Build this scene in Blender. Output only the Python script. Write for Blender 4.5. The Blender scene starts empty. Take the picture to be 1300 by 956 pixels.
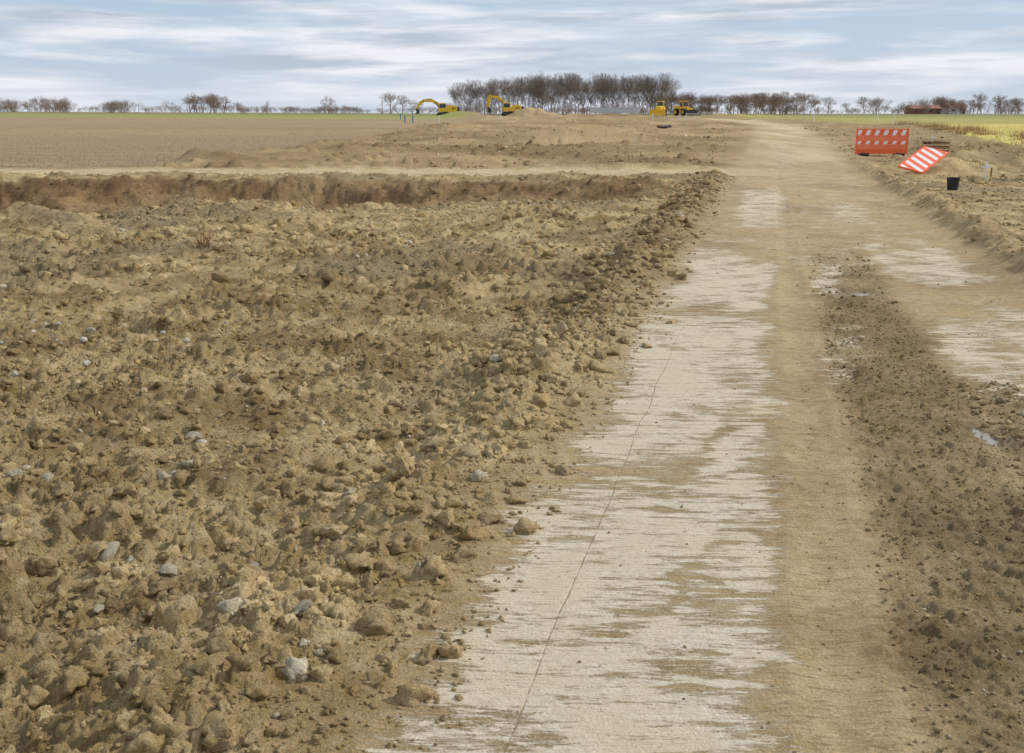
import bpy, bmesh, math, random
import numpy as np
from mathutils import Vector, Matrix
random.seed(5); RS=np.random.RandomState(11)
scene=bpy.context.scene
scene.view_settings.view_transform='Standard'
try: scene.view_settings.look='None'
except Exception: pass
scene.view_settings.exposure=0

def lin(r,g,b):
    f=lambda c:(c/255/12.92 if c/255<=.04045 else ((c/255+.055)/1.055)**2.4)
    return np.array([f(r),f(g),f(b)])

# ------------------------------------------------------------ noise helpers
TAB=[RS.rand(256,256) for _ in range(24)]
def vn(x,y,s):
    T=TAB[s%24]
    ix=np.floor(x).astype(np.int64); iy=np.floor(y).astype(np.int64)
    fx=x-ix; fy=y-iy
    fx=fx*fx*fx*(fx*(fx*6-15)+10); fy=fy*fy*fy*(fy*(fy*6-15)+10)
    a=T[ix&255,iy&255]; b=T[(ix+1)&255,iy&255]; c=T[ix&255,(iy+1)&255]; d=T[(ix+1)&255,(iy+1)&255]
    return (a*(1-fx)+b*fx)*(1-fy)+(c*(1-fx)+d*fx)*fy
def fbm(x,y,f,o,s,g=.5):
    t=0;a=1;n=0
    for k in range(o):
        c,sn=math.cos(k*1.1+s),math.sin(k*1.1+s)
        t=t+a*vn((x*c-y*sn)*f+17.3*k,(x*sn+y*c)*f+7.1*k,s+k); n+=a; a*=g; f*=2.03
    return t/n
def lumps(x,y,cell,rlo,rhi,prob,s,ex=.45):
    gx=x/cell; gy=y/cell
    ix=np.floor(gx).astype(np.int64); iy=np.floor(gy).astype(np.int64)
    out=np.zeros_like(gx)
    for dx in (-1,0,1):
        for dy in (-1,0,1):
            cx=ix+dx; cy=iy+dy
            a=TAB[s%24][cx&255,cy&255]; b=TAB[(s+1)%24][cx&255,cy&255]
            c=TAB[(s+2)%24][cx&255,cy&255]; e=TAB[(s+3)%24][cx&255,cy&255]
            px=cx+a; py=cy+b
            r=rlo+(rhi-rlo)*c*c
            q=1-((gx-px)**2+(gy-py)**2)/(r*r)
            h=r*np.clip(q,0,1)**ex*(e<prob)*(.45+.6*TAB[(s+4)%24][cx&255,cy&255])
            out=np.maximum(out,h)
    return out*cell
def ss(a,b,x):
    t=np.clip((x-a)/(b-a),0,1); return t*t*(3-2*t)
def mix(a,b,t):
    t=t[...,None]; return a*(1-t)+b*t

HEAPS=[ # x,y,rx,ry,h
 (1.5,70,3.0,3,.45),(4.5,73,3.5,3,.65),(7.5,71,2.4,3,.4),(-2,76,2.5,3,.3),(11,80,3,3,.35),(9,95,6,3,.4),
 (-8.5,52,1.6,1.2,.22),(-13.1,44,.9,.9,.42),(-11.8,43.4,.7,.7,.35),(-7,60,2.5,1.5,.2),(3,55,3,1.4,.18),(-9.5,66,1.6,2.5,.3),(-8.0,84,2,4,.35),(-7.2,104,2.4,6,.5),
 (-5.6,24.0,.75,.6,.34),(-7.1,23.2,.8,.5,.30),(-3.3,24.5,.7,.5,.22),(-9.8,21.0,.7,.5,.28),(-6.0,22.2,1.2,.6,.18),(-8.4,19.5,.8,.5,.16),(-1.5,25.5,1.2,.5,.15),
 (14.9,36.4,1.2,.9,.34),(16.6,38.5,1.3,1.0,.42),(18.4,38.5,1.1,.9,.34),(20.5,41,1.6,1,.3),(13.2,41,1.5,1.2,.2),(12.4,33,1.2,.8,.12),
 (3,228,3.5,4,2.1),(7,232,3,4,1.6),(-9,236,5,3,1.2),(-13,232,4,3,.9),(14,225,6,4,.8),(24,262,10,4,.9),(44,222,5,3,.8),(30,180,8,4,.3),(-2,190,7,4,.6),(12,150,7,4,.5),(45,160,10,3,.5),(36,120,7,3,.35),
 (50,215,9,3,.9),(20,130,5,3,.3),
]
DIPS=[(4.05,11.75,.35,.25,.07),(3.05,6.25,.10,.35,.05),(3.05,5.3,.08,.25,.05),(-6.2,9.6,.5,.26,.06)]
C=lambda *a: lin(*a)
def terrain(x,y,full=True):
    yb=np.clip(y-100,0,170)
    L0=x-.245*y+.0016*yb*yb
    L=L0+(fbm(x,y,.55,3,3)-.5)*.42+(fbm(x,y,3.5,3,5)-.5)*.20
    z=np.where(y>40,1.65*(1-np.exp(-(np.maximum(y,40)-40)/203.)),0.)
    z=z-np.maximum(y-520,0)*.004
    z=z+.0042*np.maximum(-x-10,0)*ss(80,260,y)
    near=1-ss(33,36,y)
    left=1-ss(-1.75,-1.25,L)
    lefty=left*near
    # pit and bank
    depth=(.30+.42*ss(-4,-14,L0))*ss(-1.8,-4.5,L0)
    n1=(fbm(x,y,.45,3,8)-.5)
    ybk=32.2+n1*2.6+.03*np.clip(-x,0,20)
    bslope=1.5+1.6*vn(x*.5,y*.1,4)
    pit=ss(22.5,28.5,y+n1*2+.14*np.clip(-L0-4,0,12))*(1-ss(ybk-bslope,ybk,y+.9*(fbm(x,y,1.6,4,4)-.5)))
    z=z-depth*pit
    z=z+.10*np.exp(-((y-ybk-.8)/.9)**2)*left*(fbm(x,y,.9,2,5)*1.6)
    # left berm along the road
    bn=fbm(x,y,.8,3,9)
    berm=np.exp(-((L+1.72)/.36)**2)*near*(.45+1.1*bn)
    z=z+.13*berm-.05*lefty
    z=z+lefty*((fbm(x,y,.35,4,12)-.5)*.28+(fbm(x,y,1.6,4,2)-.5)*.20)
    # right berm
    rb=np.exp(-((L-3.65)/.38)**2)*(1-ss(34,44,y))*ss(8,12,y)
    z=z+rb*(.13+.26*bn)
    right=ss(3.0,3.8,L)*(1-ss(48,70,y))
    rnear=ss(1.35,1.7,L)*(1-ss(6.6,8.2,y+(fbm(x,y,.8,2,1)-.5)*2))
    track=ss(.5,.8,L)*(1-ss(1.35,1.75,L))*(1-ss(13,17,y))
    track=np.maximum(track,rnear*.95)
    # wheel ruts
    z=z-.012*np.exp(-((L0-.36)/.10)**2)*(1-ss(40,60,y))
    z=z+.012*np.exp(-((L0-.54)/.05)**2)*(1-ss(20,40,y))*(bn*1.6-.2)
    z=z+.008*np.exp(-((L0-.20)/.04)**2)*(1-ss(20,40,y))*(bn*1.6-.2)
    z=z-.03*rnear+.08*rnear*(fbm(x,y,1.4,3,14))
    earth=ss(33,38,y)*(1-ss(230,260,y))*ss(-14.5,-13,x-.058*(y-38))*(1-ss(14,22,x-.24*y))
    roadfar=np.exp(-((L-.9)/3.2)**4)
    cross=ss(34.0,34.6,y+n1*.6)*(1-ss(38.3,39.2,y+n1*.6))*(1-ss(-.5,1.5,L0))
    z=z-.04*cross
    z=z+earth*(1-roadfar)*(1-cross)*((fbm(x,y,.22,4,15)-.45)*.5+(fbm(x,y,1.1,3,16)-.5)*.16)
    for (hx,hy,rx,ry,h) in HEAPS:
        q=((x-hx)/rx)**2+((y-hy)/ry)**2
        m=q<9
        if m.any():
            xm=x[m]; ym=y[m]
            z[m]+=h*np.exp(-q[m])*(.45+1.1*fbm(xm,ym,1.1/max(rx,.5)**.5,3,7))
    dip=np.zeros_like(z)
    for (hx,hy,rx,ry,h) in DIPS:
        e=np.exp(-(((x-hx)/rx)**2+((y-hy)/ry)**2)); z=z-h*e; dip=np.maximum(dip,e)
    # clods as relief
    wx=x+(fbm(x,y,9,2,6)-.5)*.08+(fbm(x,y,28,3,7)-.5)*.040; wy=y+(fbm(x,y,9,2,10)-.5)*.08+(fbm(x,y,28,3,11)-.5)*.040
    A=np.clip(lefty+.45*right+.3*rb,0,1)
    A=A*(.75+.65*ss(.35,.6,fbm(x,y,.9,2,18)))
    Am=np.clip(A+.80*track,0,1.4)
    far=1-ss(34,48,y)
    z=z+A*far*.50*lumps(wx,wy,.42,.14,.36,.32,2)
    z=z+A*far*.80*lumps(wx,wy,.2,.18,.48,.55,8)
    z=z+A*far*.6*ss(9,14,y)*lumps(wx+.4,wy,.3,.18,.45,.5,12)
    fade=1-ss(12,26,y)
    z=z+Am*.95*fade*lumps(wx,wy,.095,.2,.5,.7,13)
    z=z+Am*1.0*fade*lumps(wx+.3,wy,.05,.2,.55,.75,17)
    z=z+Am*.95*(1-ss(5,9,y))*lumps(wx,wy+.7,.027,.25,.55,.8,6)
    z=z+earth*(1-roadfar)*(1-cross)*.8*lumps(wx,wy,.8,.15,.4,.4,5)*(1-ss(120,200,y))
    z=z+(fbm(x,y,14,4,19)-.5)*.026*(1-ss(10,20,y))*(.10+Am)
    if not full: return z
    # ------------------------------------------------ colours
    nA=fbm(x,y,.5,4,1); nB=fbm(x,y,2.3,4,2)
    brown=mix(C(146,122,82),C(196,171,124),np.clip((nB-.3)*2.3,0,1))
    brown=mix(brown,np.broadcast_to(C(140,124,94),brown.shape),ss(.48,.68,nA)*.7)
    col=brown
    bermc=mix(C(172,146,100),C(212,186,138),np.clip((nB-.25)*2,0,1))
    col=mix(col,bermc,np.clip(np.exp(-((L+1.8)/.65)**2)*1.0,0,1)*near*(1-.6*ss(7,14,y)))
    roadc=mix(C(172,146,104),C(194,169,126),np.clip((nB-.25)*2,0,1))
    col=mix(col,roadc,ss(-1.35,-1.15,L)*(1-ss(3.1,3.6,L)))
    trackc=mix(C(134,113,80),C(168,145,106),np.clip((nB-.3)*2.2,0,1))
    col=mix(col,trackc,np.clip(track,0,1))
    damp=ss(.52,.64,fbm(x,y*.7,.55,3,21))*(L0>-1)*(L0<3.3)*ss(9,12,y)*(1-ss(40,60,y))
    col=mix(col,np.broadcast_to(C(152,128,92),col.shape),damp*.7)
    darkclod=mix(C(124,102,70),C(150,126,88),nB)
    col=mix(col,darkclod,.65*np.exp(-((L+1.75)/.8)**2)*ss(9,14,y)*near)
    col=mix(col,mix(C(160,134,94),C(196,168,122),np.clip(nB*2-.5,0,1)),np.clip(rb,0,1)*.8)
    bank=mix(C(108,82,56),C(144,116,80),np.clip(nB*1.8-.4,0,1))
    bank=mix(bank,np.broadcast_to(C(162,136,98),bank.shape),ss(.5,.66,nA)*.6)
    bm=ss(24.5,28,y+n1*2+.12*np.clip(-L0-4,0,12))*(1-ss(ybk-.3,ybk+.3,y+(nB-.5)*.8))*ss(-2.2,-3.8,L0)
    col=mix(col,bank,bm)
    # earthworks beyond cross path
    e1=mix(C(138,114,80),C(176,150,110),np.clip((fbm(x,y,.25,4,4)-.3)*2.4,0,1))
    e1=mix(e1,mix(C(122,98,66),C(154,130,92),nB),ss(.5,.65,fbm(x*.3,y,.15,3,6))*.6)
    col=mix(col,e1,ss(38,40,y+n1))
    crossc=mix(C(182,158,116),C(206,186,146),np.clip((nB-.2)*1.8,0,1))
    col=mix(col,crossc,ss(34.0,34.6,y+n1*.6)*(1-ss(38.3,39.2,y+n1*.6))*(1-ss(-.5,1.5,L0)))
    col=mix(col,mix(C(176,150,110),C(206,186,150),np.clip((fbm(x*2,y*.25,.6,3,7)-.25)*2,0,1)),
            ss(36,42,y)*np.exp(-((L0-1.3)/2.6)**4)*(1-ss(170,230,y)))
    # left field
    lf=ss(38.8,39.6,y+n1*.6)*(1-ss(-13.6,-12.9,x-.058*(y-38)+n1*1.2))
    fld=mix(C(146,126,90),C(180,158,118),fbm(x*.3,y,.9,5,11,.65))
    fld=mix(fld,np.broadcast_to(C(142,134,82),fld.shape),ss(.45,.66,fbm(x*.18,y,.09,4,12))*.5)
    fld=mix(fld,np.broadcast_to(C(156,130,104),fld.shape),ss(.42,.6,fbm(x*.12,y,.07,3,13))*.7)
    rows=.5+.5*np.sin((x*.35+y)*2.2+3*fbm(x*.1,y*.1,.5,2,3))
    fld=fld*(.94+.08*rows*(1-ss(60,110,y)))[...,None]
    col=mix(col,fld,lf)
    grn=mix(C(128,134,62),C(158,158,86),fbm(x*.1,y,.05,2,14))
    gm=ss(185,215,y+(x+60)*.12)*(1-ss(-14,-6,x))
    col=mix(col,grn,gm*.9)
    # right verge and fields
    rv=mix(C(134,114,80),C(168,146,104),nA)
    rr=ss(6,9,L0)*(y>36)
    col=mix(col,rv,rr*ss(36,44,y)*.6)
    bx=x-(29.6+(y-63)*.300)+n1*1.5
    yg=mix(C(196,180,92),C(214,196,118),fbm(x*.15,y,.2,3,15))
    col=mix(col,yg,ss(-.5,.6,bx)*ss(50,55,y))
    og=mix(C(154,144,80),C(174,158,96),fbm(x*.2,y,.1,3,16))
    col=mix(col,og,ss(122,140,y)*ss(40,50,x))
    col=mix(col,np.broadcast_to(C(142,142,78),col.shape),ss(190,240,y)*ss(44,56,x))
    farc=ss(250,290,y)
    col=mix(col,np.broadcast_to(C(130,122,84),col.shape),farc*.8)
    # strip mask (soft edges, warped along the track)
    yw=y*(1+.16*(fbm(x,y*.4,1.1,3,20)-.5))+(vn(L*2.2,y*.15,3)-.5)*1.2
    s1=ss(-1.32,-.85,L)*(1-ss(.0,.34,L))*(1-ss(13.2,16.5,yw))
    s1=s1*(1-.5*np.exp(-((yw-6.05-(x-.8)*.12)/.30)**2))*(1-.4*np.exp(-((yw-10.8)/.4)**2))*(1-.35*np.exp(-((yw-4.3)/.12)**2)*(L>-.5))
    s1b=ss(-.9,-.4,L)*(1-ss(.2,.8,L))*ss(18,21,yw)*(1-ss(25,30,yw))
    s2=ss(1.4,1.8,L)*(1-ss(2.6,3.2,L))*ss(6.9,8.2,yw)*(1-.75*ss(9.6,10.8,yw)*(1-ss(11.4,12.6,yw)))*(1-ss(14.5,18,yw))
    s3=ss(.5,.7,L)*(1-ss(.85,1.15,L))*(ss(11.6,12.6,yw)*(1-ss(13.6,15,yw))+.7*ss(7.4,8.4,yw)*(1-ss(9.0,10.2,yw)))
    s4=ss(1.1,1.5,L)*(1-ss(1.9,2.5,L))*ss(17.5,20,yw)*(1-ss(22,26,yw))
    s5=ss(-.6,.2,L)*(1-ss(.8,1.6,L))*ss(27,30,y)*(1-ss(60,75,y))*.45
    s6=.36*ss(-1.2,-.9,L)*(1-ss(2.6,3.1,L))*ss(11,15,y)*(1-ss(34,44,y))
    strip=np.clip(np.maximum(s1+s1b*.85+s2*.85+s3*.8+s4*.7+s5,s6),0,1)
    road=ss(-1.3,-1.1,L)*(1-ss(3.1,3.5,L))*(1-ss(60,90,y))
    return z,col,strip,dip,road*(1-.8*np.clip(track,0,1))

# ------------------------------------------------------------ mesh helpers
def np_mesh(name,V,F,smooth=True,mat=None,attrs=None,link=True):
    me=bpy.data.meshes.new(name)
    V=np.ascontiguousarray(V,dtype=np.float32); F=np.ascontiguousarray(F,dtype=np.int32)
    nf,k=F.shape
    me.vertices.add(len(V)); me.vertices.foreach_set('co',V.ravel())
    me.loops.add(nf*k); me.loops.foreach_set('vertex_index',F.ravel())
    me.polygons.add(nf); me.polygons.foreach_set('loop_start',np.arange(0,nf*k,k,dtype=np.int32))
    me.update(calc_edges=True)
    me.polygons.foreach_set('use_smooth',np.full(nf,smooth,dtype=bool))
    for an,ty,arr in (attrs or []):
        a=me.attributes.new(an,ty,'POINT')
        if ty=='FLOAT_COLOR':
            c=np.ones((len(V),4),dtype=np.float32); c[:,:3]=arr; a.data.foreach_set('color',c.ravel())
        else: a.data.foreach_set('value',np.ascontiguousarray(arr,dtype=np.float32))
    if mat: me.materials.append(mat)
    ob=bpy.data.objects.new(name,me)
    if link: scene.collection.objects.link(ob)
    return ob

class NT:
    def __init__(s,m):
        m.use_nodes=True; s.t=m.node_tree; s.t.nodes.clear()
    def n(s,ty,**k):
        nd=s.t.nodes.new(ty)
        for a,b in k.items(): setattr(nd,a,b)
        return nd
    def l(s,a,b): s.t.links.new(a,b)
    def math(s,op,a,b=None,c=None,clamp=False):
        nd=s.n('ShaderNodeMath',operation=op,use_clamp=clamp)
        for i,v in enumerate((a,b,c)):
            if v is None: continue
            if hasattr(v,'is_linked'): s.l(v,nd.inputs[i])
            else: nd.inputs[i].default_value=v
        return nd.outputs[0]
    def noise(s,vec,scale,detail=4,rough=.55,dist=0):
        nd=s.n('ShaderNodeTexNoise'); nd.inputs['Scale'].default_value=scale
        nd.inputs['Detail'].default_value=detail; nd.inputs['Roughness'].default_value=rough
        nd.inputs['Distortion'].default_value=dist
        if vec is not None: s.l(vec,nd.inputs['Vector'])
        return nd.outputs['Fac']
    def mapr(s,v,a,b,c=0,d=1):
        nd=s.n('ShaderNodeMapRange',clamp=True); s.l(v,nd.inputs[0])
        for i,q in enumerate((a,b,c,d)): nd.inputs[i+1].default_value=q
        return nd.outputs[0]
    def mixc(s,f,a,b,bt='MIX'):
        nd=s.n('ShaderNodeMix',data_type='RGBA',blend_type=bt)
        for sock,v in ((nd.inputs[0],f),(nd.inputs[6],a),(nd.inputs[7],b)):
            if hasattr(v,'is_linked'): s.l(v,sock)
            elif isinstance(v,(int,float)): sock.default_value=v
            else: sock.default_value=(*[float(q) for q in v],1)
        return nd.outputs[2]

def mat_dirt(name,ground=True):
    m=bpy.data.materials.new(name); T=NT(m)
    out=T.n('ShaderNodeOutputMaterial'); b=T.n('ShaderNodeBsdfPrincipled'); T.l(b.outputs[0],out.inputs[0])
    tc=T.n('ShaderNodeTexCoord').outputs['Object']
    ac=T.n('ShaderNodeAttribute',attribute_name='col').outputs['Color']
    n1=T.noise(tc,75,4,.75); n2=T.noise(tc,11,4,.68)
    v=T.math('ADD',T.math('MULTIPLY',T.mapr(n1,.3,.7),.70),T.math('MULTIPLY',T.mapr(n2,.3,.7),.50))
    v=T.math('ADD',v,.45)
    hsv=T.n('ShaderNodeHueSaturation'); T.l(ac,hsv.inputs['Color']); T.l(v,hsv.inputs['Value'])
    T.l(T.mapr(n2,.3,.7,1.10,.88),hsv.inputs['Saturation'])
    col=hsv.outputs[0]
    h=T.math('MULTIPLY',n1,1.3)
    if ground:
        h=T.math('ADD',h,T.math('MULTIPLY',n2,1.2))
        sp=T.n('ShaderNodeSeparateXYZ'); T.l(tc,sp.inputs[0])
        L=T.math('SUBTRACT',sp.outputs[0],T.math('MULTIPLY',sp.outputs[1],.245))
        def vec(a,bb,off=0):
            c=T.n('ShaderNodeCombineXYZ'); T.l(T.math('MULTIPLY',L,a),c.inputs[0])
            T.l(T.math('MULTIPLY',T.math('ADD',sp.outputs[1],T.math('MULTIPLY',L,.05)),bb),c.inputs[1]); c.inputs[2].default_value=off
            return c.outputs[0]
        st=T.noise(vec(2.6,15),1,6,.72,.4); st2=T.noise(vec(7,60,3),1,3,.65,.2); bl=T.noise(tc,1.9,4,.6)
        sa=T.n('ShaderNodeAttribute',attribute_name='strip').outputs['Fac']
        ra=T.n('ShaderNodeAttribute',attribute_name='road').outputs['Fac']
        s=T.math('ADD',sa,T.math('MULTIPLY',T.math('SUBTRACT',st,.5),3.2))
        s=T.math('ADD',s,T.math('MULTIPLY',T.math('SUBTRACT',bl,.5),2.2))
        s=T.math('ADD',s,T.math('MULTIPLY',T.math('SUBTRACT',st2,.5),1.8))
        s=T.math('ADD',s,T.math('MULTIPLY',T.math('SUBTRACT',n1,.5),1.3))
        f=T.math('MULTIPLY',T.mapr(s,.48,.92),T.mapr(sa,.0,.3))
        wn=T.noise(tc,24,4,.75)
        white=T.mixc(T.mapr(wn,.32,.68),lin(198,182,154),lin(238,226,205))
        white=T.mixc(T.math('MULTIPLY',T.mapr(bl,.45,.62),.8),white,lin(216,199,169))
        rs=T.math('MULTIPLY',ra,T.mapr(st,.42,.60,0,.55))
        col=T.mixc(rs,col,lin(202,178,137))
        rs2=T.math('MULTIPLY',ra,T.mapr(st2,.54,.66,0,.6))
        col=T.mixc(rs2,col,lin(140,114,78))
        col=T.mixc(T.math('MULTIPLY',f,.93),col,white)
        spk=T.math('MULTIPLY',T.mapr(wn,.62,.67),T.math('MULTIPLY',ra,.7))
        col=T.mixc(spk,col,lin(138,112,76))
        cw=T.noise(vec(0,.9,8),1,4,.5)
        dl=T.math('ABSOLUTE',T.math('ADD',T.math('ADD',L,.74),T.math('MULTIPLY',T.math('SUBTRACT',cw,.5),.10)))
        ck=T.math('MULTIPLY',T.mapr(dl,.001,.006,1,0),T.mapr(sa,.3,.6))
        ck=T.math('MULTIPLY',ck,T.mapr(sp.outputs[1],8.0,10.5,1,0))
        ck=T.math('MULTIPLY',ck,T.mapr(n2,.38,.55,.15,.8))
        col=T.mixc(T.math('MULTIPLY',ck,.6),col,lin(146,118,82))
        wet=T.n('ShaderNodeAttribute',attribute_name='wet').outputs['Fac']
        col=T.mixc(T.math('MULTIPLY',wet,.4),col,lin(110,92,64))
        T.l(T.math('SUBTRACT',.93,T.math('MULTIPLY',wet,.5)),b.inputs['Roughness'])
        h=T.math('MULTIPLY',h,T.math('SUBTRACT',1,T.math('MULTIPLY',T.math('MAXIMUM',f,T.math('MULTIPLY',ra,.5)),.6)))
        h=T.math('ADD',h,T.math('MULTIPLY',T.math('MULTIPLY',st2,ra),.8))
        h=T.math('SUBTRACT',h,T.math('MULTIPLY',f,-.35))
        h=T.math('SUBTRACT',h,T.math('MULTIPLY',ck,.3))
    else: b.inputs['Roughness'].default_value=.93
    T.l(col,b.inputs['Base Color'])
    b.inputs['Specular IOR Level'].default_value=.15
    bp=T.n('ShaderNodeBump'); bp.inputs['Strength'].default_value=1.0; bp.inputs['Distance'].default_value=.024 if ground else .02
    T.l(h,bp.inputs['Height']); T.l(bp.outputs[0],b.inputs['Normal'])
    return m
def mat_simple(name,c,rough=.6,metal=0,var=.15,scale=6,trans=0):
    m=bpy.data.materials.new(name); T=NT(m)
    out=T.n('ShaderNodeOutputMaterial'); b=T.n('ShaderNodeBsdfPrincipled'); T.l(b.outputs[0],out.inputs[0])
    tc=T.n('ShaderNodeTexCoord').outputs['Object']
    n=T.noise(tc,scale,4,.65)
    c=np.array(c,float)
    T.l(T.mixc(T.mapr(n,.3,.7),c*(1-var),np.clip(c*(1+var),0,1)),b.inputs['Base Color'])
    T.l(T.mapr(n,.3,.7,max(rough-.1,.05),min(rough+.1,1)),b.inputs['Roughness'])
    b.inputs['Metallic'].default_value=metal
    return m

# ------------------------------------------------------------ ground sheet
ys=[-40,-20,-10,-5,-2,0,1.0,1.6]
y=2.0
while y<62: ys.append(y); y*=1.0038
while y<1600: ys.append(y); y*=1.02
ys=np.array(ys)
c=np.linspace(-1,1,1100); c=np.sign(c)*(np.abs(c)**1.12)
hw=np.where(ys>0,ys*.76+3.0,3.0-ys*1.5)
X=hw[:,None]*c[None,:]; Y=np.repeat(ys[:,None],len(c),1)
z,col,strip,dip,road=terrain(X.ravel(),Y.ravel())
nr,nc=X.shape
idx=np.arange(nr*nc).reshape(nr,nc)
F=np.stack([idx[:-1,:-1],idx[:-1,1:],idx[1:,1:],idx[1:,:-1]],-1).reshape(-1,4)
V=np.stack([X.ravel(),Y.ravel(),z],1)
gm=mat_dirt('earth_ground')
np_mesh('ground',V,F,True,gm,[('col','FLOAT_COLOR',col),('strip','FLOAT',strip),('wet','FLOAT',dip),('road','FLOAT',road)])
def gz(x,y): return float(terrain(np.array([float(x)]),np.array([float(y)]),False)[0])

# ------------------------------------------------------------ clods & stones
def ico(sub):
    bm=bmesh.new(); bmesh.ops.create_icosphere(bm,subdivisions=sub,radius=1)
    v=np.array([q.co[:] for q in bm.verts]); f=np.array([[a.index for a in q.verts] for q in bm.faces]); bm.free()
    return v,f
def rock(sub,seed,rough):
    r=np.random.RandomState(seed); v,f=ico(sub); u=v.copy()
    for k in range(7):
        n=r.normal(size=3); n/=np.linalg.norm(n); d=r.uniform(.40,.85)
        q=np.maximum(0,v@n-d); v=v-q[:,None]*n*.85
    if rough>.6:   # crumbly clay: knobs and pits all over
        w=np.zeros(len(v))
        for k in range(22):
            n=r.normal(size=3); n/=np.linalg.norm(n); wd=r.uniform(.18,.5)
            d2=((u-n)**2).sum(1)/(wd*wd); w=np.maximum(w,np.sqrt(np.clip(1-d2,0,1))*wd*r.uniform(.4,.95))
        v=v*(.78+w*rough)[:,None]
        for fr,am in ((3,.22),(6.5,.15),(13,.10)):
            o=r.uniform(0,90,3)
            q=vn(u[:,0]*fr+o[0],u[:,1]*fr+o[1],seed)+vn(u[:,1]*fr+o[2],u[:,2]*fr+o[0],seed+3)+vn(u[:,2]*fr+o[1],u[:,0]*fr+o[2],seed+5)-1.5
            v=v*(1+am*rough*q)[:,None]
    v=v*(1+rough*r.uniform(-.05,.05,len(v)))[:,None]
    v=v*np.array([1,r.uniform(.6,1),r.uniform(.55,.85)])
    return v,f
def scatter(name,px,py,size,cols,sub,rough,sink,seed):
    NTM=14
    tmpl=[rock(sub,seed+i,rough) for i in range(NTM)]
    r=np.random.RandomState(seed); pz=terrain(px,py,False)
    Vs=[];Fs=[];Cs=[];off=0
    kind=r.randint(0,NTM,len(px))
    for k in range(NTM):
        ii=np.where(kind==k)[0]
        if len(ii)==0: continue
        v,f=tmpl[k]; n=len(ii)
        a=r.uniform(0,6.283,n); t=r.uniform(-.6,.6,n)
        ca,sa,ct,st=np.cos(a),np.sin(a),np.cos(t),np.sin(t)
        vx=v[None,:,0]; vy=v[None,:,1]*ct[:,None]-v[None,:,2]*st[:,None]; vz=v[None,:,1]*st[:,None]+v[None,:,2]*ct[:,None]
        sx=r.uniform(.8,1.25,(n,1))
        x2=(vx*ca[:,None]-vy*sa[:,None])*sx; y2=(vx*sa[:,None]+vy*ca[:,None])/sx
        P=np.stack([x2,y2,vz],-1)*size[ii][:,None,None]
        P+=np.stack([px[ii],py[ii],pz[ii]+size[ii]*sink],-1)[:,None,:]
        Vs.append(P.reshape(-1,3)); Fs.append((f[None]+ (np.arange(n)*len(v))[:,None,None]+off).reshape(-1,3))
        Cs.append(np.repeat(cols[ii],len(v),0)); off+=n*len(v)
    np_mesh(name,np.concatenate(Vs),np.concatenate(Fs),True,cm,[('col','FLOAT_COLOR',np.concatenate(Cs))])
cm=mat_dirt('clod_earth',False)
def density(x,y):
    L=x-.245*y
    d=np.where(L<-1.25,1.,.012)
    d=np.where((L>.25)&(L<.6),.05,d)
    d=np.where((L>.6)&(L<1.5)&(y<15),.6,d)
    d=np.where((L>1.5)&(y<7.5),.9,d)
    d=np.where((L>1.5)&(y>=7.5),.03,d)
    d=np.where((L>3.2),.45,d)
    d=np.where((L>-1.25)&(L<-.95),.35,d)
    return d
def smax(x,y):
    L=x-.245*y
    m=np.where(L<-1.2,.095,.014); m=np.where((L>.6)&(L<1.5),.020,m); m=np.where((L>1.5)&(y<7.5),.050,m)
    m=np.where(L>3.2,.07,m)
    m=np.where((L>-1.2)&(L<-.95),.03,m)
    return m
def clodcol(px,py,r):
    n=len(px)
    _,c0,_,_,_=terrain(px,py)
    c1=c0*r.uniform(.84,1.22,(n,1))
    u=r.rand(n)
    pale=(u<.02); c1[pale]=lin(212,198,168)*r.uniform(.8,1.05,(pale.sum(),1))
    gry=(u>.994); c1[gry]=lin(178,166,142)*r.uniform(.8,1.15,(gry.sum(),1))
    tan=(u>.80)&(u<.93); c1[tan]=lin(196,171,124)*r.uniform(.85,1.1,(tan.sum(),1))
    return c1
def sample(n,y0,y1,seed,pw=1.0):
    r=np.random.RandomState(seed); xs=[];yy=[];tot=0
    while tot<n:
        y=y0+(y1-y0)*r.rand(n)**pw; w=.70*y+1.2; x=r.uniform(-1,1,n)*w
        k=(r.rand(n)<density(x,y)*(w/(.70*y1+1.2)))
        xs.append(x[k]);yy.append(y[k]);tot+=k.sum()
    return np.concatenate(xs)[:n],np.concatenate(yy)[:n],r
x,y,r=sample(34000,1.9,11,101,1.25)
s=np.clip(.0078*r.rand(len(x))**-.38,0,smax(x,y)*r.uniform(.5,1,len(x)))
cc=clodcol(x,y,r)
big=s>.024
scatter('loose_crumbs',x[~big],y[~big],s[~big],cc[~big],1,1.2,.2,300)
x2,y2,r=sample(2000,1.9,9,77,1.1); s2=np.clip(.02+.075*r.rand(len(x2))**2.4,0,smax(x2,y2)*r.uniform(.5,1,len(x2)))
c2=clodcol(x2,y2,r)
yb=2.0+11*r.rand(600)**1.2; xb=.245*yb-1.8+r.normal(0,.30,600); sb=.02+.08*r.rand(600)**2.2
cb=clodcol(xb,yb,r)
yc=8+24*r.rand(750); xc=.245*yc-1.85+r.normal(0,.33,750); sc=.03+.09*r.rand(750)**2; cd_=clodcol(xc,yc,r)*.92
xa=np.concatenate([x[big],x2,xb,xc]); ya=np.concatenate([y[big],y2,yb,yc]); sa=np.concatenate([s[big],s2,sb,sc]); ca=np.concatenate([cc[big],c2,cb,cd_])
hi=(sa/ya>.0072)
print('clods hi',hi.sum(),'lo',(~hi).sum())
scatter('dirt_clods',xa[hi],ya[hi],sa[hi],ca[hi],3,1.15,.0,400)
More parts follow.
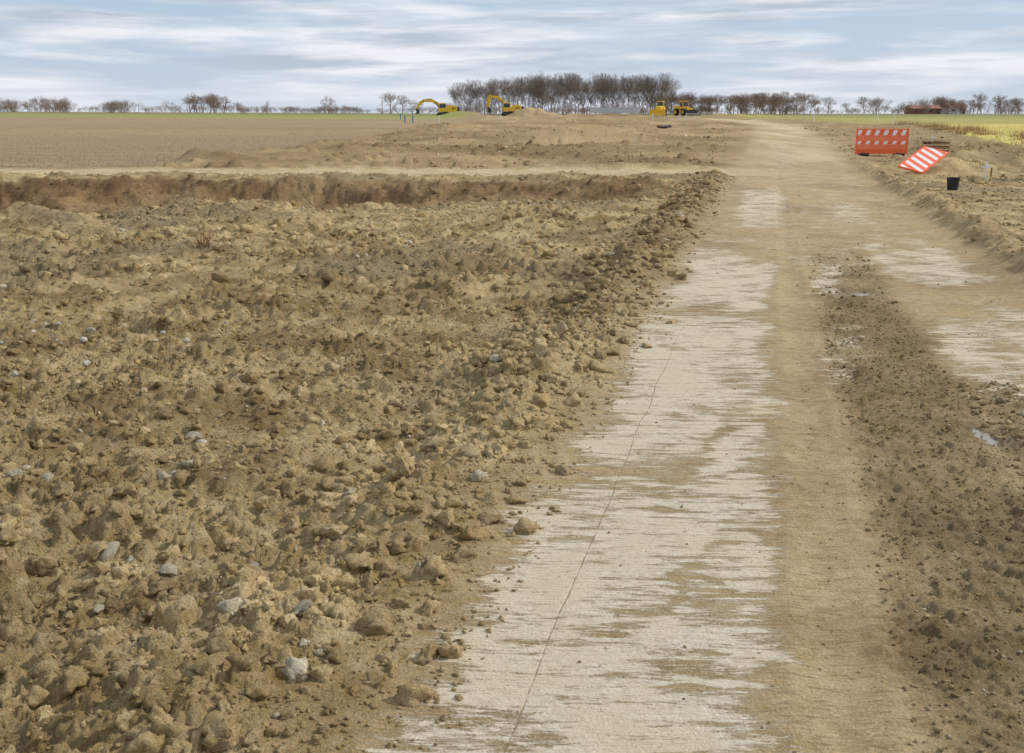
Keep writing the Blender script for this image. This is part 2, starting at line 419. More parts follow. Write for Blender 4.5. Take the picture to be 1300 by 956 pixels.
scatter('dirt_clods_small',xa[~hi],ya[~hi],sa[~hi],ca[~hi],2,1.15,.1,440)
x,y,r=sample(22000,10.5,34,55,1.0)
s=np.clip(.019*r.rand(len(x))**-.38,0,smax(x,y)*1.4)
k=~((y>28.5)&(x-.245*y<-2.5)&(r.rand(len(x))<.7))
scatter('field_clods',x[k],y[k],s[k],clodcol(x,y,r)[k],1,1.3,.2,500)
r=np.random.RandomState(9); y=40+70*r.rand(6000)**1.3; x=r.uniform(-.14,.5,6000)*y
L=x-.245*y; k=((L<-2)|(L>3.5))&((x>-13+.058*(y-38)))
s=np.clip(.035*r.rand(6000)**-.4,0,.2)
scatter('rubble',x[k],y[k],s[k],clodcol(x,y,r)[k],1,1.2,.1,600)
# pale limestone pieces
r=np.random.RandomState(3)
px=np.concatenate([r.normal(-5.6,.8,60),r.normal(-4.4,.8,20),r.normal(-1.2,.9,10)]); py=np.concatenate([r.normal(9.4,.40,60),r.normal(9.1,.9,20),r.normal(6.5,1.6,10)])
k=px-.245*py<-1.5; px=px[k];py=py[k]
scatter('pale_stones',px,py,.012+.045*r.rand(len(px))**1.6,lin(216,210,194)*r.uniform(.7,1.05,(len(px),1)),2,.55,.3,700)
px=np.array([-1.95,-1.62,-2.1,-1.25,-2.7,-1.75]); py=np.array([4.6,4.45,6.4,4.55,5.6,3.95])
scatter('grey_stones',px,py,np.array([.065,.05,.06,.04,.05,.035]),lin(182,170,146)*r.uniform(.85,1.05,(6,1)),4,.55,.2,720)

# puddles
wm=bpy.data.materials.new('muddy_water'); T=NT(wm)
o=T.n('ShaderNodeOutputMaterial'); b=T.n('ShaderNodeBsdfPrincipled'); T.l(b.outputs[0],o.inputs[0])
b.inputs['Base Color'].default_value=(.30,.26,.19,1); b.inputs['Roughness'].default_value=.16
bp=T.n('ShaderNodeBump'); bp.inputs['Strength'].default_value=.4; bp.inputs['Distance'].default_value=.01
T.l(T.noise(T.n('ShaderNodeTexCoord').outputs['Object'],22,3),bp.inputs['Height']); T.l(bp.outputs[0],b.inputs['Normal'])
for i,(hx,hy,rx,ry,h) in enumerate(DIPS):
    a=np.linspace(0,6.283,28,endpoint=False)
    V=np.stack([hx+rx*1.1*np.cos(a),hy+ry*1.1*np.sin(a)],1)
    zz=np.percentile(terrain(hx+rx*.6*np.cos(a),hy+ry*.6*np.sin(a),False),28)
    V3=np.concatenate([V,np.full((28,1),zz)],1)
    me=bpy.data.meshes.new('puddle'); me.from_pydata([tuple(q) for q in V3],[],[list(range(28))]); me.materials.append(wm)
    scene.collection.objects.link(bpy.data.objects.new('puddle',me))

# ------------------------------------------------------------ bare trees
def seg_mesh(segs,name,mat,link=False,sides=3):
    S=np.array(segs,dtype=float); p0=S[:,0:3];p1=S[:,3:6];r0=S[:,6];r1=S[:,7]
    d=p1-p0; d/=np.linalg.norm(d,axis=1)[:,None]+1e-9
    up=np.where(np.abs(d[:,2:3])>.9,np.array([[1.,0,0]]),np.array([[0,0,1.]]))
    u=np.cross(d,up); u/=np.linalg.norm(u,axis=1)[:,None]; w=np.cross(d,u)
    ring=[]
    for p,rr in ((p0,r0),(p1,r1)):
        for k in range(sides):
            a=6.283*k/sides; ring.append(p+rr[:,None]*(u*math.cos(a)+w*math.sin(a)))
    V=np.stack(ring,1).reshape(-1,3); n=len(S)
    base=(np.arange(n)*2*sides)[:,None]
    F=np.concatenate([base+np.array([[k,(k+1)%sides,sides+(k+1)%sides,sides+k]]) for k in range(sides)],0)
    return np_mesh(name,V,F,False,mat,None,link)
def tree_segs(seed,kind):
    r=random.Random(seed); segs=[]
    maxl={'tall':5,'round':5,'bush':4}[kind]
    def rot(d,ang,az):
        d=d.normalized(); u=d.orthogonal().normalized(); w=d.cross(u)
        return (d*math.cos(ang)+(u*math.cos(az)+w*math.sin(az))*math.sin(ang)).normalized()
    rmin=.0018
    def grow(p,d,ln,rad,lev):
        n=2 if lev>0 else 4; q=p.copy(); pts=[p.copy()]
        for i in range(n):
            d=(d+Vector((r.gauss(0,.09),r.gauss(0,.09),r.gauss(.04,.05)))).normalized()
            q2=q+d*ln/n; ra=rad*(1-.4*i/n); rb=rad*(1-.4*(i+1)/n)
            segs.append((*q,*q2,max(ra,rmin),max(rb,rmin*.8))); q=q2; pts.append(q.copy())
        if lev>=maxl: return
        az=r.uniform(0,6.28)
        k=3
        for i in range(k):
            ang=math.radians(r.uniform(12,36) if kind!='round' else r.uniform(18,50))
            grow(q,rot(d,ang,az+i*6.28/k+r.uniform(-.4,.4)),ln*r.uniform(.6,.84),rad*.58,lev+1)
        if lev==0 and kind!='bush':
            for pt in pts[2:-1]:
                grow(pt,rot(d,math.radians(r.uniform(35,60)),r.uniform(0,6.28)),ln*r.uniform(.35,.5),rad*.4,2)
        elif lev>0:
            grow(pts[1],rot(d,math.radians(r.uniform(35,60)),r.uniform(0,6.28)),ln*.6,rad*.45,lev+1)
    if kind=='tall': grow(Vector((0,0,0)),Vector((0,0,1)),.40,.016,0)
    elif kind=='round': grow(Vector((0,0,0)),Vector((0,0,1)),.26,.020,0)
    else:
        for i in range(6):
            a=r.uniform(0,6.28); grow(Vector((.12*math.cos(a),.12*math.sin(a),0)),Vector((math.cos(a)*.5,math.sin(a)*.5,1)).normalized(),.33,.012,1)
    S=np.array(segs); h=max(S[:,5].max(),S[:,2].max())
    return S/h
bark=mat_simple('bark_grey_brown',lin(130,116,104),.95,0,.3,.8)
bark2=mat_simple('twig_brown',lin(142,120,102),.95,0,.25,.8)
TM={}
for kind,n in (('tall',6),('round',5),('bush',4)):
    TM[kind]=[seg_mesh(tree_segs(i*7+3,kind),'tree_'+kind,bark if kind=='tall' else bark2).data for i in range(n)]
def empty(name,loc=(0,0,0),rz=0):
    e=bpy.data.objects.new(name,None); e.location=loc; e.rotation_euler=(0,0,rz); scene.collection.objects.link(e); return e
R=random.Random(8)
def put(kind,x,y,h,parent=None,wide=1.0,name='bare_tree',sink=.2):
    o=bpy.data.objects.new(name,R.choice(TM[kind])); scene.collection.objects.link(o)
    o.location=(x,y,gz(x,y)-sink); o.rotation_euler=(0,0,R.uniform(0,6.28))
    w=h*wide*R.uniform(.85,1.15); o.scale=(w,w,h); o.parent=parent; return o
g=empty('tree_grove')
for i in range(84):
    x=-18+69*(i+R.uniform(-.4,.4))/83; d=R.uniform(0,38)
    e=min(1,.72+.012*(x+20)); 
    put('tall',x*(1+d/350),345+d,14.2*e*R.uniform(.84,1.06),g,.85,'grove_tree')
for i in range(56):
    x=R.uniform(-24,52); put('bush',x,R.uniform(338,350),R.uniform(2.0,4.6),g,1.2,'undergrowth')
for i in range(7): put('tall',R.uniform(8,13),R.uniform(325,330),R.uniform(9.5,12.8),g,.8,'grove_tree')
g=empty('orchard_trees')
for i in range(56):
    x=52+54*(i+R.uniform(-.5,.5))/55; put('round',x,R.uniform(365,400),R.uniform(6.4,8.8),g,.95,'orchard_tree')
for i in range(34): put('bush',R.uniform(54,106),R.uniform(375,410),R.uniform(2,4),g,1.3,'hedge_bush')
g=empty('left_woodland_edge')
for i in range(30): put(R.choice(('round','bush')),R.uniform(-222,-166),R.uniform(395,425),R.uniform(4.0,6.8),g,1.2,'woodland_tree')
for i in range(10): put('bush',R.uniform(-154,-142),R.uniform(395,405),R.uniform(4.5,6.0),g,1.1,'woodland_bush')
for i in range(10): put('round',R.uniform(-122,-109),R.uniform(395,405),R.uniform(6.2,8.2),g,1,'woodland_tree')
g=empty('right_woodland_edge')
for i in range(40): put(R.choice(('round','bush')),R.uniform(150,225),R.uniform(412,426) if i%2 else R.uniform(440,455),R.uniform(3.5,6.5) if i%2 else R.uniform(6,8),g,1.1,'woodland_tree')
g=empty('distant_hedgerow')
for i in range(150): put('bush',-250+500*(i+R.random())/150,R.uniform(470,490),R.uniform(1.6,3.6),g,2.1,'hedge_bush')
for i in range(26): put('bush',R.uniform(-108,-60),R.uniform(400,420),R.uniform(1.8,3.6),g,1.4,'hedge_bush')
for (x,y,h,k) in [(-129,400,5.2,'round'),(-104,400,4.6,'round'),(-71,400,7.2,'round'),(-64,402,3.5,'round'),(-92,400,5,'tall'),
                  (-40,350,7.8,'round'),(-36.5,352,6.6,'round'),(-33,350,5.2,'round'),(109,380,6,'round'),(113.5,380,6.6,'round'),(121,382,4.8,'round'),(131,380,5.4,'round'),(136,386,3.6,'round'),(145,390,4,'round'),(176,400,8.6,'round'),(185,402,8,'round'),(196,400,7,'round')]:
    put(k,x,y,h,None,1.05 if k=='round' else .7)

# ------------------------------------------------------------ modelling helpers
def link_part(me,name,parent,mat):
    me.materials.append(mat); o=bpy.data.objects.new(name,me); scene.collection.objects.link(o); o.parent=parent; return o
def box(name,parent,loc,size,mat,rot=(0,0,0),bev=.02):
    bm=bmesh.new(); bmesh.ops.create_cube(bm,size=1); bmesh.ops.scale(bm,vec=size,verts=bm.verts)
    if bev>0: bmesh.ops.bevel(bm,geom=bm.edges[:],offset=min(bev,min(size)*.3),segments=2,affect='EDGES')
    me=bpy.data.meshes.new(name); bm.to_mesh(me); bm.free()
    o=link_part(me,name,parent,mat); o.location=loc; o.rotation_euler=rot; return o
def prism(name,parent,pts,y0,y1,mat,bev=.02):
    bm=bmesh.new(); vs=[bm.verts.new((p[0],y0,p[1])) for p in pts]; f=bm.faces.new(vs)
    r=bmesh.ops.extrude_face_region(bm,geom=[f]); bmesh.ops.translate(bm,vec=(0,y1-y0,0),verts=[v for v in r['geom'] if isinstance(v,bmesh.types.BMVert)])
    bmesh.ops.recalc_face_normals(bm,faces=bm.faces)
    if bev>0: bmesh.ops.bevel(bm,geom=bm.edges[:],offset=bev,segments=1,affect='EDGES')
    me=bpy.data.meshes.new(name); bm.to_mesh(me); bm.free(); return link_part(me,name,parent,mat)
def cyl(name,parent,p0,p1,r,mat,r2=None,seg=20):
    p0=Vector(p0);p1=Vector(p1); d=p1-p0
    bm=bmesh.new(); bmesh.ops.create_cone(bm,segments=seg,radius1=r,radius2=r if r2 is None else r2,depth=d.length,cap_ends=True)
    me=bpy.data.meshes.new(name); bm.to_mesh(me); bm.free(); o=link_part(me,name,parent,mat)
    o.rotation_mode='QUATERNION'; o.rotation_quaternion=Vector((0,0,1)).rotation_difference(d.normalized()); o.location=(p0+p1)/2; return o
yel=mat_simple('machine_yellow_paint',(.80,.48,.03),.55,0,.12,2)
blk=mat_simple('black_rubber',(.025,.025,.025),.85,0,.3)
dgr=mat_simple('dark_steel',(.07,.065,.06),.6,.4,.3)
gls=mat_simple('cab_glass',(.04,.05,.06),.08,0,.1)
red=mat_simple('signal_red_plastic',(.95,.14,.04),.45,0,.10,4)
wht=mat_simple('reflective_white',(.82,.80,.78),.45,0,.06,4)
wood=mat_simple('weathered_wood',lin(150,118,82),.9,0,.25,12)
conc=mat_simple('pale_concrete',lin(196,200,202),.85,0,.1,3)

def stadium(x0,x1,z0,z1,n=6):
    r=(z1-z0)/2; zc=(z0+z1)/2; pts=[]
    for k in range(n+1):
        a=-math.pi/2+math.pi*k/n; pts.append((x1-r+r*math.cos(a),zc+r*math.sin(a)))
    for k in range(n+1):
        a=math.pi/2+math.pi*k/n; pts.append((x0+r+r*math.cos(a),zc+r*math.sin(a)))
    return pts
def tracks(e,x0,x1,h,yo,w):
    for s in (-1,1):
        prism('track_%s'%('near' if s<0 else 'far'),e,stadium(x0,x1,0,h),s*yo-w/2,s*yo+w/2,blk,.02)
        prism('track_frame',e,stadium(x0+.35,x1-.35,.22,h-.22),s*yo-w/2-.03,s*yo+w/2+.03,dgr,0)
        for k in range(5):
            xx=x0+.5+(x1-x0-1)*k/4; cyl('road_wheel',e,(xx,s*yo-w/2-.06,.3),(xx,s*yo+w/2+.06,.3),.17,dgr)
        n=int((x1-x0)/.28)
        for k in range(n): box('grouser',e,(x0+.35+k*.28,s*yo,h+.02),(.06,w,.05),blk,bev=0)
def excavator(loc,rz,pose):
    e=empty('excavator',loc,rz)
    tracks(e,-2.1,2.1,.95,1.15,.6)
    cyl('slew_ring',e,(0,0,.8),(0,0,1.1),.65,dgr)
    prism('upper_body',e,[(-1.7,1.1),(2.2,1.1),(2.5,1.4),(2.5,2.15),(2.1,2.35),(.3,2.35),(.1,1.5),(-1.7,1.4)],-1.35,1.35,yel,.04)
    prism('counterweight',e,[(2.505,1.15),(2.95,1.3),(3.05,1.8),(2.85,2.2),(2.505,2.25)],-1.3,1.3,dgr,.05)
    box('engine_hood',e,(1.3,.2,2.46),(1.5,1.6,.2),yel); cyl('exhaust',e,(1.6,.7,2.5),(1.6,.7,3.0),.06,dgr)
    for k in range(5): box('grille_slat',e,(1.2+.2*k,-1.365,1.85),(.08,.02,.5),blk,bev=0)
    prism('cab',e,[(-1.75,1.41),(0,1.41),(0,2.95),(-.2,3.08),(-1.35,3.08),(-1.6,2.9),(-1.8,2.0)],-1.34,-.4,yel,.03)
    prism('cab_side_window',e,[(-1.62,2.0),(-.15,2.0),(-.15,2.85),(-1.35,2.85),(-1.5,2.75)],-1.36,-1.343,gls,0)
    box('windscreen',e,(-1.77,-.87,2.4),(.05,.75,.85),gls,(0,math.radians(12),0),0)
    b=pose['boom']; st=pose['stick']
    def limb(nm,pts,w0,w1,mat=yel):
        top=[];bot=[];n=len(pts)
        for i,p in enumerate(pts):
            a=pts[max(i-1,0)];c_=pts[min(i+1,n-1)]; t=Vector((c_[0]-a[0],c_[1]-a[1])).normalized(); nn=Vector((-t.y,t.x)); u=i/(n-1)
            w=(w0*(1-u)+w1*u)+ .16*math.sin(math.pi*u); top.append((p[0]+nn.x*w,p[1]+nn.y*w)); bot.append((p[0]-nn.x*w,p[1]-nn.y*w))
        prism(nm,e,top+bot[::-1],-.2+.1,.2+.1,mat,.02)
    limb('boom',b,.25,.2); limb('stick',st,.3,.16)
    for s in (-.2,.4): cyl('boom_cylinder',e,(-1.2,s,1.5),((b[1][0]+b[2][0])/2,s,(b[1][1]+b[2][1])/2),.08,dgr)
    m=b[-2]; cyl('stick_cylinder',e,(m[0],.1,m[1]+.4),(st[0][0],.1,st[0][1]+.1),.07,dgr)
    q=st[-1]
    prism('bucket',e,[(q[0]-.2,q[1]+.1),(q[0]+.35,q[1]+.1),(q[0]+.8,q[1]-.35),(q[0]+.75,q[1]-.85),(q[0]+.3,q[1]-1.1),(q[0]-.3,q[1]-1.0),(q[0]+.15,q[1]-.6)],-.5,.7,dgr,.02)
    return e
Z=lambda x,y:gz(x,y)
excavator((-15.2,244,Z(-15.2,244)),.12,dict(boom=[(-.9,1.7),(-1.9,2.9),(-3.2,3.6),(-5.4,3.5)],stick=[(-4.9,3.75),(-5.8,3.1),(-6.9,1.7)]))
excavator((-.2,243,Z(-.2,243)+.1),-.1,dict(boom=[(-.9,1.7),(-1.8,3.2),(-3.0,4.2),(-5.0,4.5)],stick=[(-4.7,4.8),(-5.1,3.6),(-5.3,1.9)]))
def wheel(e,x,y,r,w):
    cyl('tyre',e,(x,y-w/2,r),(x,y+w/2,r),r,blk,seg=24); cyl('rim',e,(x,y-w/2-.02,r),(x,y+w/2+.02,r),r*.5,yel)
def loader(loc,rz):
    e=empty('wheel_loader',loc,rz)
    for x in (-1.5,1.5):
        for y in (-1.1,1.1): wheel(e,x,y,.8,.6)
    prism('engine_body',e,[(.4,.9),(3.0,.9),(3.1,1.9),(2.7,2.2),(.4,2.3)],-.85,.85,yel,.05)
    box('front_frame',e,(-1.2,0,1.1),(1.8,.9,.8),yel); box('rear_fender',e,(1.5,0,1.72),(1.5,2.7,.1),yel)
    prism('cab',e,[(-.5,1.5),(.9,1.5),(.9,3.2),(-.3,3.2),(-.6,2.4)],-.75,.75,yel,.04)
    prism('side_window',e,[(-.4,2.0),(.75,2.0),(.75,3.0),(-.25,3.0),(-.45,2.5)],-.77,.77,gls,0)
    box('windscreen',e,(-.56,0,2.55),(.05,1.3,.9),gls,(0,.2,0),0); box('cab_roof',e,(.25,0,3.27),(1.6,1.7,.12),yel)
    for s in (-.55,.55): prism('lift_arm',e,[(-.4,1.7),(-.4,2.0),(-2.2,1.7),(-3.3,.7),(-3.3,.4),(-2.2,1.3)],s-.1,s+.1,yel,.01)
    prism('bucket',e,[(-3.2,1.3),(-3.05,.5),(-3.3,.1),(-4.4,.05),(-4.4,.12),(-3.5,.25),(-3.3,.6),(-3.4,1.35)],-1.5,1.5,dgr,.01)
def dozer(loc,rz):
    e=empty('bulldozer',loc,rz); tracks(e,-1.9,1.9,1.1,1.0,.55)
    prism('hood',e,[(-2.0,.9),(-.1,.9),(-.1,2.1),(-1.9,1.95)],-.6,.6,yel,.04)
    prism('rear_body',e,[(-.1,.9),(1.7,.9),(1.7,1.9),(-.1,1.9)],-.8,.8,yel,.04)
    prism('cab',e,[(-.2,1.9),(1.2,1.9),(1.15,3.2),(-.1,3.2)],-.7,.7,yel,.03); prism('windows',e,[(-.05,2.15),(1.05,2.15),(1.0,3.0),(.0,3.0)],-.72,.72,gls,0)
    box('windscreen',e,(-.19,0,2.6),(.04,1.2,.8),gls,bev=0); cyl('exhaust',e,(-1.2,.3,2.0),(-1.2,.3,2.9),.06,dgr)
    prism('blade',e,[(-2.9,.05),(-2.8,.05),(-2.65,.6),(-2.85,1.35),(-2.95,1.35),(-2.8,.6)],-1.8,1.8,yel,0)
    for s in (-.95,.95): box('push_arm',e,(-1.8,s*1.45,.5),(2.2,.15,.2),yel)
loader((39.5,243,Z(39.5,243)+.2),2.0); dozer((33.6,240,Z(33.6,240)+.2),1.2)

# concrete wall behind the machines
e=empty('concrete_wall',(25.6,262,Z(25.6,262)-.1))
for k in range(6): box('panel_%d'%k,e,(-5.2+2.06*k,0,.6),(2.04,.25,1.2),conc,bev=.03)
box('coping',e,(0,0,1.29),(12.6,.45,.14),conc)
# farm building
rbm=mat_simple('red_barn_paint',lin(132,84,74),.8,0,.15,.5); rf=mat_simple('red_roof_tiles',lin(154,104,92),.85,0,.2,1.5)
def barn(name,x,y,w,d,h,hr,m1,m2):
    e=empty(name,(x,y,Z(x,y)))
    box('walls',e,(0,0,h/2),(w,d,h),m1,bev=0)
    bm=bmesh.new(); 
    P=[(-w/2-.4,-d/2-.4,h),(w/2+.4,-d/2-.4,h),(w/2+.4,0,h+hr),(-w/2-.4,0,h+hr),(-w/2-.4,d/2+.4,h),(w/2+.4,d/2+.4,h)]
    vs=[bm.verts.new((p[0],p[1],p[2]+.01)) for p in P]
    for f in ((0,1,2,3),(3,2,5,4),(0,3,4),(1,5,2),(0,4,5,1)): bm.faces.new([vs[i] for i in f])
    me=bpy.data.meshes.new('roof'); bm.to_mesh(me); bm.free(); link_part(me,'roof',e,m2)
    for k in range(int(w/3)): box('window',e,(-w/2+1.7+3*k,-d/2-.02,h*.55),(1.2,.06,.9),gls,bev=0)
    box('door',e,(w/2-1.2,-d/2-.04,1.1),(1.1,.06,2.2),dgr,bev=0)
barn('red_barn',170,438,12,8,2.2,1.4,rbm,rf); barn('farm_house',184,440,7,7,2.7,1.7,conc,rf)

# utility poles
for x,y in ((-49,400),(-46,400),(-126,430)):
    e=empty('utility_pole',(x,y,Z(x,y))); cyl('pole',e,(0,0,0),(0,0,6.2),.14,wood,.09); box('crossarm',e,(0,0,5.8),(1.6,.12,.12),wood)
    for s in (-.7,0,.7): cyl('insulator',e,(s,0,5.86),(s,0,6.1),.05,conc)

# ------------------------------------------------------------ barriers
def striped(e,nm,x0,x1,z0,z1,y,th,per,slant,duty=1.0):
    h=z1-z0; sh=slant*h
    k=0; xx=x0-abs(sh)-per
    while xx<x1+abs(sh)+per:
        pw=per*(duty if k%2==0 else 2-duty)
        poly=[(xx,z0),(xx+pw,z0),(xx+pw+sh,z1),(xx+sh,z1)]
        def clip(poly,xc,keep):
            out=[]
            for i in range(len(poly)):
                a=poly[i];b_=poly[(i+1)%len(poly)]
                ia=(a[0]>=xc) if keep>0 else (a[0]<=xc); ib=(b_[0]>=xc) if keep>0 else (b_[0]<=xc)
                if ia: out.append(a)
                if ia!=ib:
                    t=(xc-a[0])/(b_[0]-a[0]); out.append((xc,a[1]+t*(b_[1]-a[1])))
            return out
        p=clip(poly,x0,1); p=clip(p,x1,-1) if p else p
        if p and len(p)>=3:
            pp=[]
            for q in p:
                if not pp or (abs(q[0]-pp[-1][0])+abs(q[1]-pp[-1][1])>1e-4): pp.append(q)
            if len(pp)>2 and abs(pp[0][0]-pp[-1][0])+abs(pp[0][1]-pp[-1][1])<1e-4: pp.pop()
            if len(pp)>=3: prism(nm+'_stripe_%d'%k,e,pp,y-th/2,y+th/2,red if k%2==0 else wht,0)
        xx+=pw; k+=1
def barrier(loc,rz):
    e=empty('construction_barrier',loc,rz); w=2.3;h=1.18
    for s in (0,w): box('end_post',e,(s,0,h/2+.04),(.06,.06,h-.02),red,bev=.01)
    box('top_rail',e,(w/2,0,h-.02),(w-.06,.045,.05),red,bev=.01)
    striped(e,'top_board',.03,w-.03,h-.28,h-.048,0,.04,.20,.35,1.1)
    striped(e,'middle_board',.03,w-.03,.50,.64,0,.035,.20,.5,1.15)
    box('bottom_rail',e,(w/2,0,.18),(w-.06,.04,.22),red,bev=.01)
    n=26
    for k in range(n):
        xx=.08+(w-.16)*k/(n-1)
        box('bar_%d'%k,e,(xx,.0,.395),(.065,.022,.20),red,bev=0); box('bar_u_%d'%k,e,(xx,.0,.77),(.065,.022,.255),red,bev=0)
    for s in (.35,w-.35): 
        prism('rubber_foot',e,[(s-.16,-.0),(s+.16,-.0),(s+.14,.10),(s-.14,.10)],-.4,.4,blk,.01)
    return e
barrier((15.75,48.0,Z(16.8,48)-.02),-.03)
e=bpy.data.objects.new('fallen_barrier',None); scene.collection.objects.link(e)
a=Vector((1.45,1.5,.62)).normalized()
bdir=Vector((-.62,.55,.20)); bdir=(bdir-a*a.dot(bdir)).normalized()
nrm=bdir.cross(a)
M=Matrix((a,nrm,bdir)).transposed().to_4x4(); M.translation=Vector((13.35,33.9,Z(13.35,33.9)+.06)); e.matrix_world=M
striped(e,'panel',.04,2.06,.06,.80,0,.04,.20,.6,1.05)
for (c0,s0) in (((1.05,0,.03),(2.1,.06,.06)),((1.05,0,.83),(2.1,.06,.06)),((.02,0,.43),(.04,.06,.74)),((2.08,0,.43),(.04,.06,.74))): box('frame',e,c0,s0,red,bev=.01)

# pallet stack
e=empty('wooden_pallet_stack',(20.4,50.5,Z(20.4,50.5)),.2)
for k in range(3):
    zz=.02+k*.19
    for q in range(3): box('bearer',e,(0,-.35+.35*q,zz+.06),(.95,.09,.10),wood,bev=.005)
    for q in range(6): box('deck_board',e,(-.42+.168*q,0,zz+.125),(.12,.85,.022),wood,bev=.003)
box('top_sheet',e,(0,0,.62),(1.0,.9,.03),mat_simple('pale_board',lin(200,185,150),.8),(0,.06,0),.01)
# black bucket
def bucket(loc):
    bm=bmesh.new(); prof=[(0,.02),(.125,.02),(.13,0),(.135,.0),(.165,.30),(.178,.30),(.178,.32),(.158,.32),(.128,.03),(0,.03)]
    n=28; rows=[]
    for (rr,zz) in prof: rows.append([bm.verts.new((max(rr,.0005)*math.cos(6.2832*i/n),max(rr,.0005)*math.sin(6.2832*i/n),zz)) for i in range(n)])
    for a_,b_ in zip(rows[:-1],rows[1:]):
        for i in range(n): bm.faces.new((a_[i],a_[(i+1)%n],b_[(i+1)%n],b_[i]))
    bmesh.ops.recalc_face_normals(bm,faces=bm.faces)
    me=bpy.data.meshes.new('bucket_body'); bm.to_mesh(me); bm.free()
    e=empty('black_bucket',loc); link_part(me,'bucket_body',e,blk)
    S=[]; 
    for i in range(12):
        t0=math.pi*i/12; t1=math.pi*(i+1)/12
        S.append((.18*math.cos(t0),-.06*math.sin(t0),.31-.14*math.sin(t0)*.6,.18*math.cos(t1),-.06*math.sin(t1)-.0,.31-.14*math.sin(t1)*.6,.006,.006))
    h=seg_mesh(S,'handle',dgr,True,6); h.parent=e; h.location=(0,-.12,0)
bucket((11.75,27.7,Z(11.75,27.7)+.01))
# survey crosses / stakes
def stake(name,x,y,h,m,cross=False,t=.045):
    e=empty(name,(x,y,Z(x,y)),R.uniform(-.2,.2)); box('post',e,(0,0,h/2-.05),(t,t,h+.1),m,bev=.004)
    if cross: box('crossbar',e,(0,-.036,h*.72),(.34,.022,.06),m,bev=.004)
stake('survey_profile_stake',14.55,32.0,.55,wht,True); stake('survey_stake',15.4,33.5,.35,wood); stake('survey_stake',18.1,46.0,.5,wood)
stake('survey_profile_stake',24,60,.6,wht,True)
blue=mat_simple('blue_plastic',(.03,.18,.5),.5)
for x,y in ((-14.2,140),(-13.2,140.5),(-19,180)): stake('blue_marker_post',x,y,1.0,blue,False,.14)
for x,y in ((52,150),(55,152),(75,240),(20,150),(28,170),(40,140),(-9,130),(2,160)): stake('marker_post',x,y,1.1,wht,False,.10)
e=empty('drain_pipe',(15.8,110,Z(15.8,110)+.05),.5); cyl('pipe',e,(-.7,0,.15),(.9,0,.15),.18,dgr); cyl('collar',e,(.7,0,.15),(.9,0,.15),.22,dgr)

# ------------------------------------------------------------ vegetation blades
def blades(name,px,py,h,w,cols,lean,seed):
    r=np.random.RandomState(seed); pz=terrain(px,py,False)-.01; n=len(px)
    a=r.uniform(0,6.283,n); dx=np.cos(a)*w/2; dy=np.sin(a)*w/2
    lx=r.normal(0,lean,n)*h; ly=r.normal(0,lean,n)*h
    P=np.stack([np.stack([px-dx,py-dy,pz],1),np.stack([px+dx,py+dy,pz],1),np.stack([px+lx,py+ly,pz+h],1)],1).reshape(-1,3)
    m=bpy.data.materials.new(name+'_mat'); T=NT(m); o=T.n('ShaderNodeOutputMaterial'); b=T.n('ShaderNodeBsdfPrincipled'); T.l(b.outputs[0],o.inputs[0])
    T.l(T.n('ShaderNodeAttribute',attribute_name='col').outputs['Color'],b.inputs['Base Color']); b.inputs['Roughness'].default_value=.9
    np_mesh(name,P,np.arange(n*3).reshape(-1,3),False,m,[('col','FLOAT_COLOR',np.repeat(cols,3,0))])
r=np.random.RandomState(21); n=34000
y=39.5+70*r.rand(n)**1.4; x=-13+.058*(y-38)-r.rand(n)*(.62*y-5)
_,c0,_,_,_=terrain(x,y)
blades('field_stubble',x,y,r.uniform(.03,.09,n),.025,c0*r.uniform(.8,1.5,(n,1)),.9,1)
n=15000; y=50+72*r.rand(n); x=29.6+(y-63)*.300+r.rand(n)*24-.5; cl=mix(lin(190,176,92),lin(216,200,126),r.rand(n))*r.uniform(.85,1.15,(n,1))
blades('meadow_grass',x,y,r.uniform(.04,.12,n),.04,cl,.6,2)
n=3200; ce=r.randint(0,26,n); cy=118-2.6*np.arange(26)+r.normal(0,2,26); cx=46-1.0*np.arange(26)*.62+r.normal(0,1.2,26)
x=cx[ce]+r.normal(0,.55,n); y=cy[ce]+r.normal(0,.8,n)
cl=mix(lin(160,118,90),lin(190,158,112),r.rand(n))*r.uniform(.6,1.1,(n,1))
blades('dry_reeds',x,y,r.uniform(.25,.7,n),.03,cl,.18,3)
n=9000; ce=r.randint(0,150,n); cy=30+34*r.rand(150); cx=cy*.245+6+r.rand(150)*14
x=cx[ce]+r.normal(0,.22,n); y=cy[ce]+r.normal(0,.22,n)
cl=mix(lin(166,146,100),lin(140,136,80),r.rand(n))*r.uniform(.7,1.1,(n,1))
blades('verge_grass',x,y,r.uniform(.05,.2,n),.016,cl,.4,4)
x=-4.85+r.normal(0,.07,90); y=16.1+r.normal(0,.07,90)
blades('dry_weed',x,y,r.uniform(.08,.34,90),.012,lin(150,112,78)*r.uniform(.6,1.1,(90,1)),.4,5)

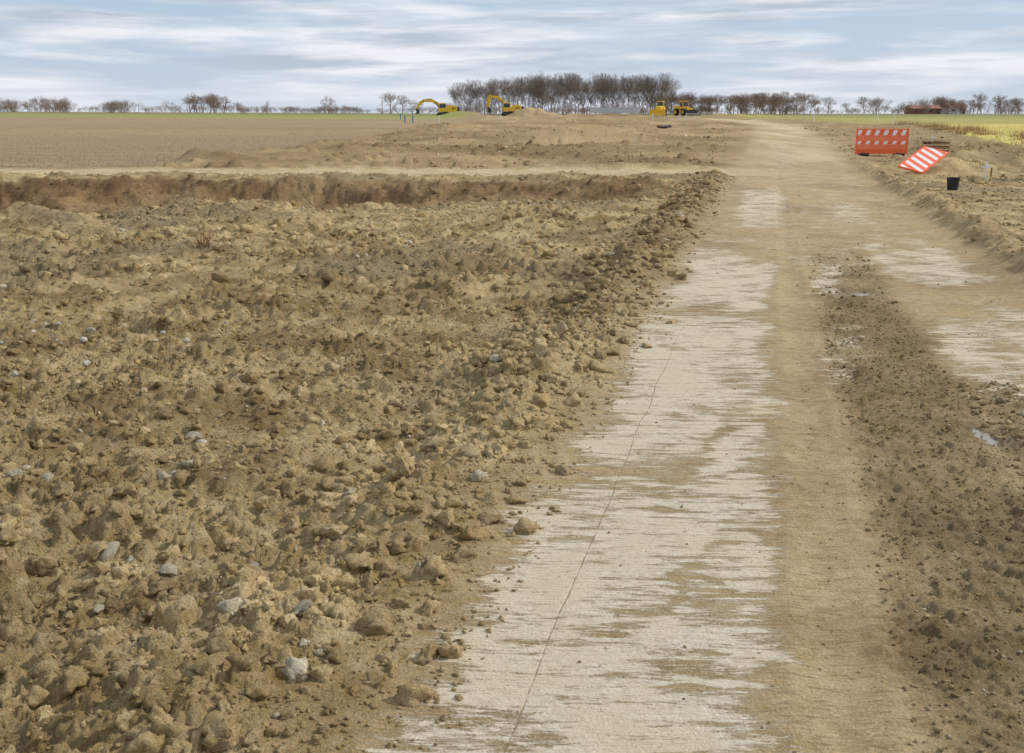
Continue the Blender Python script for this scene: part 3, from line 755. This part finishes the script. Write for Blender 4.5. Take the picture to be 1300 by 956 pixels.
# ------------------------------------------------------------ sky, sun
w=bpy.data.worlds.new('World'); scene.world=w; w.use_nodes=True; T=NT(w)
out=T.n('ShaderNodeOutputWorld')
sky=T.n('ShaderNodeTexSky',sky_type='NISHITA'); sky.sun_disc=False
EL=math.radians(36); AZ=math.radians(74)   # azimuth clockwise from +Y
sky.sun_elevation=EL; sky.sun_rotation=AZ; sky.dust_density=1.5
bg=T.n('ShaderNodeBackground'); T.l(sky.outputs[0],bg.inputs[0]); bg.inputs[1].default_value=.075
tc=T.n('ShaderNodeTexCoord').outputs['Generated']
sp=T.n('ShaderNodeSeparateXYZ'); T.l(tc,sp.inputs[0])
def cv(a,b_,tilt,off):
    c_=T.n('ShaderNodeCombineXYZ'); T.l(T.math('MULTIPLY',sp.outputs[0],a),c_.inputs[0]); T.l(T.math('MULTIPLY',sp.outputs[1],a),c_.inputs[1])
    zz=T.math('ADD',sp.outputs[2],T.math('MULTIPLY',sp.outputs[0],tilt)); T.l(T.math('ADD',T.math('MULTIPLY',zz,b_),off),c_.inputs[2]); return c_.outputs[0]
c1=T.noise(cv(4.2,40,.025,2.3),1,7,.52,.2)
c2=T.noise(cv(6.0,62,-.02,7.7),1,7,.56,.25)
cover=T.mapr(c1,.41,.57)
elev=sp.outputs[2]
cloud=T.mixc(T.mapr(c2,.42,.62),lin(238,241,247),lin(188,198,213))
cloud=T.mixc(T.mapr(elev,.03,.0),cloud,lin(224,230,240))
bgc=T.n('ShaderNodeBackground'); T.l(cloud,bgc.inputs[0]); bgc.inputs[1].default_value=1.0
blue_=T.mixc(T.mapr(elev,0,.12),lin(208,220,236),lin(182,206,231))
bgb=T.n('ShaderNodeBackground'); T.l(blue_,bgb.inputs[0]); bgb.inputs[1].default_value=1.0
m0=T.n('ShaderNodeMixShader'); m0.inputs[0].default_value=.85; T.l(bg.outputs[0],m0.inputs[1]); T.l(bgb.outputs[0],m0.inputs[2])
mx=T.n('ShaderNodeMixShader'); T.l(cover,mx.inputs[0]); T.l(m0.outputs[0],mx.inputs[1]); T.l(bgc.outputs[0],mx.inputs[2])
T.l(mx.outputs[0],out.inputs[0])
sd=bpy.data.lights.new('sun','SUN'); sd.energy=3.0; sd.angle=math.radians(3); sd.color=(1,.95,.87)
so=bpy.data.objects.new('sun',sd); scene.collection.objects.link(so)
dirv=Vector((math.cos(EL)*math.sin(AZ),math.cos(EL)*math.cos(AZ),math.sin(EL)))
so.rotation_euler=dirv.to_track_quat('Z','Y').to_euler()

cd=bpy.data.cameras.new('camera'); cam=bpy.data.objects.new('camera',cd); scene.collection.objects.link(cam)
cd.sensor_width=36; cd.lens=36; cd.clip_end=4000; cd.clip_start=.05
cam.location=(0,0,2.0); cam.rotation_euler=(math.radians(90-14.45),0,0)
scene.camera=cam
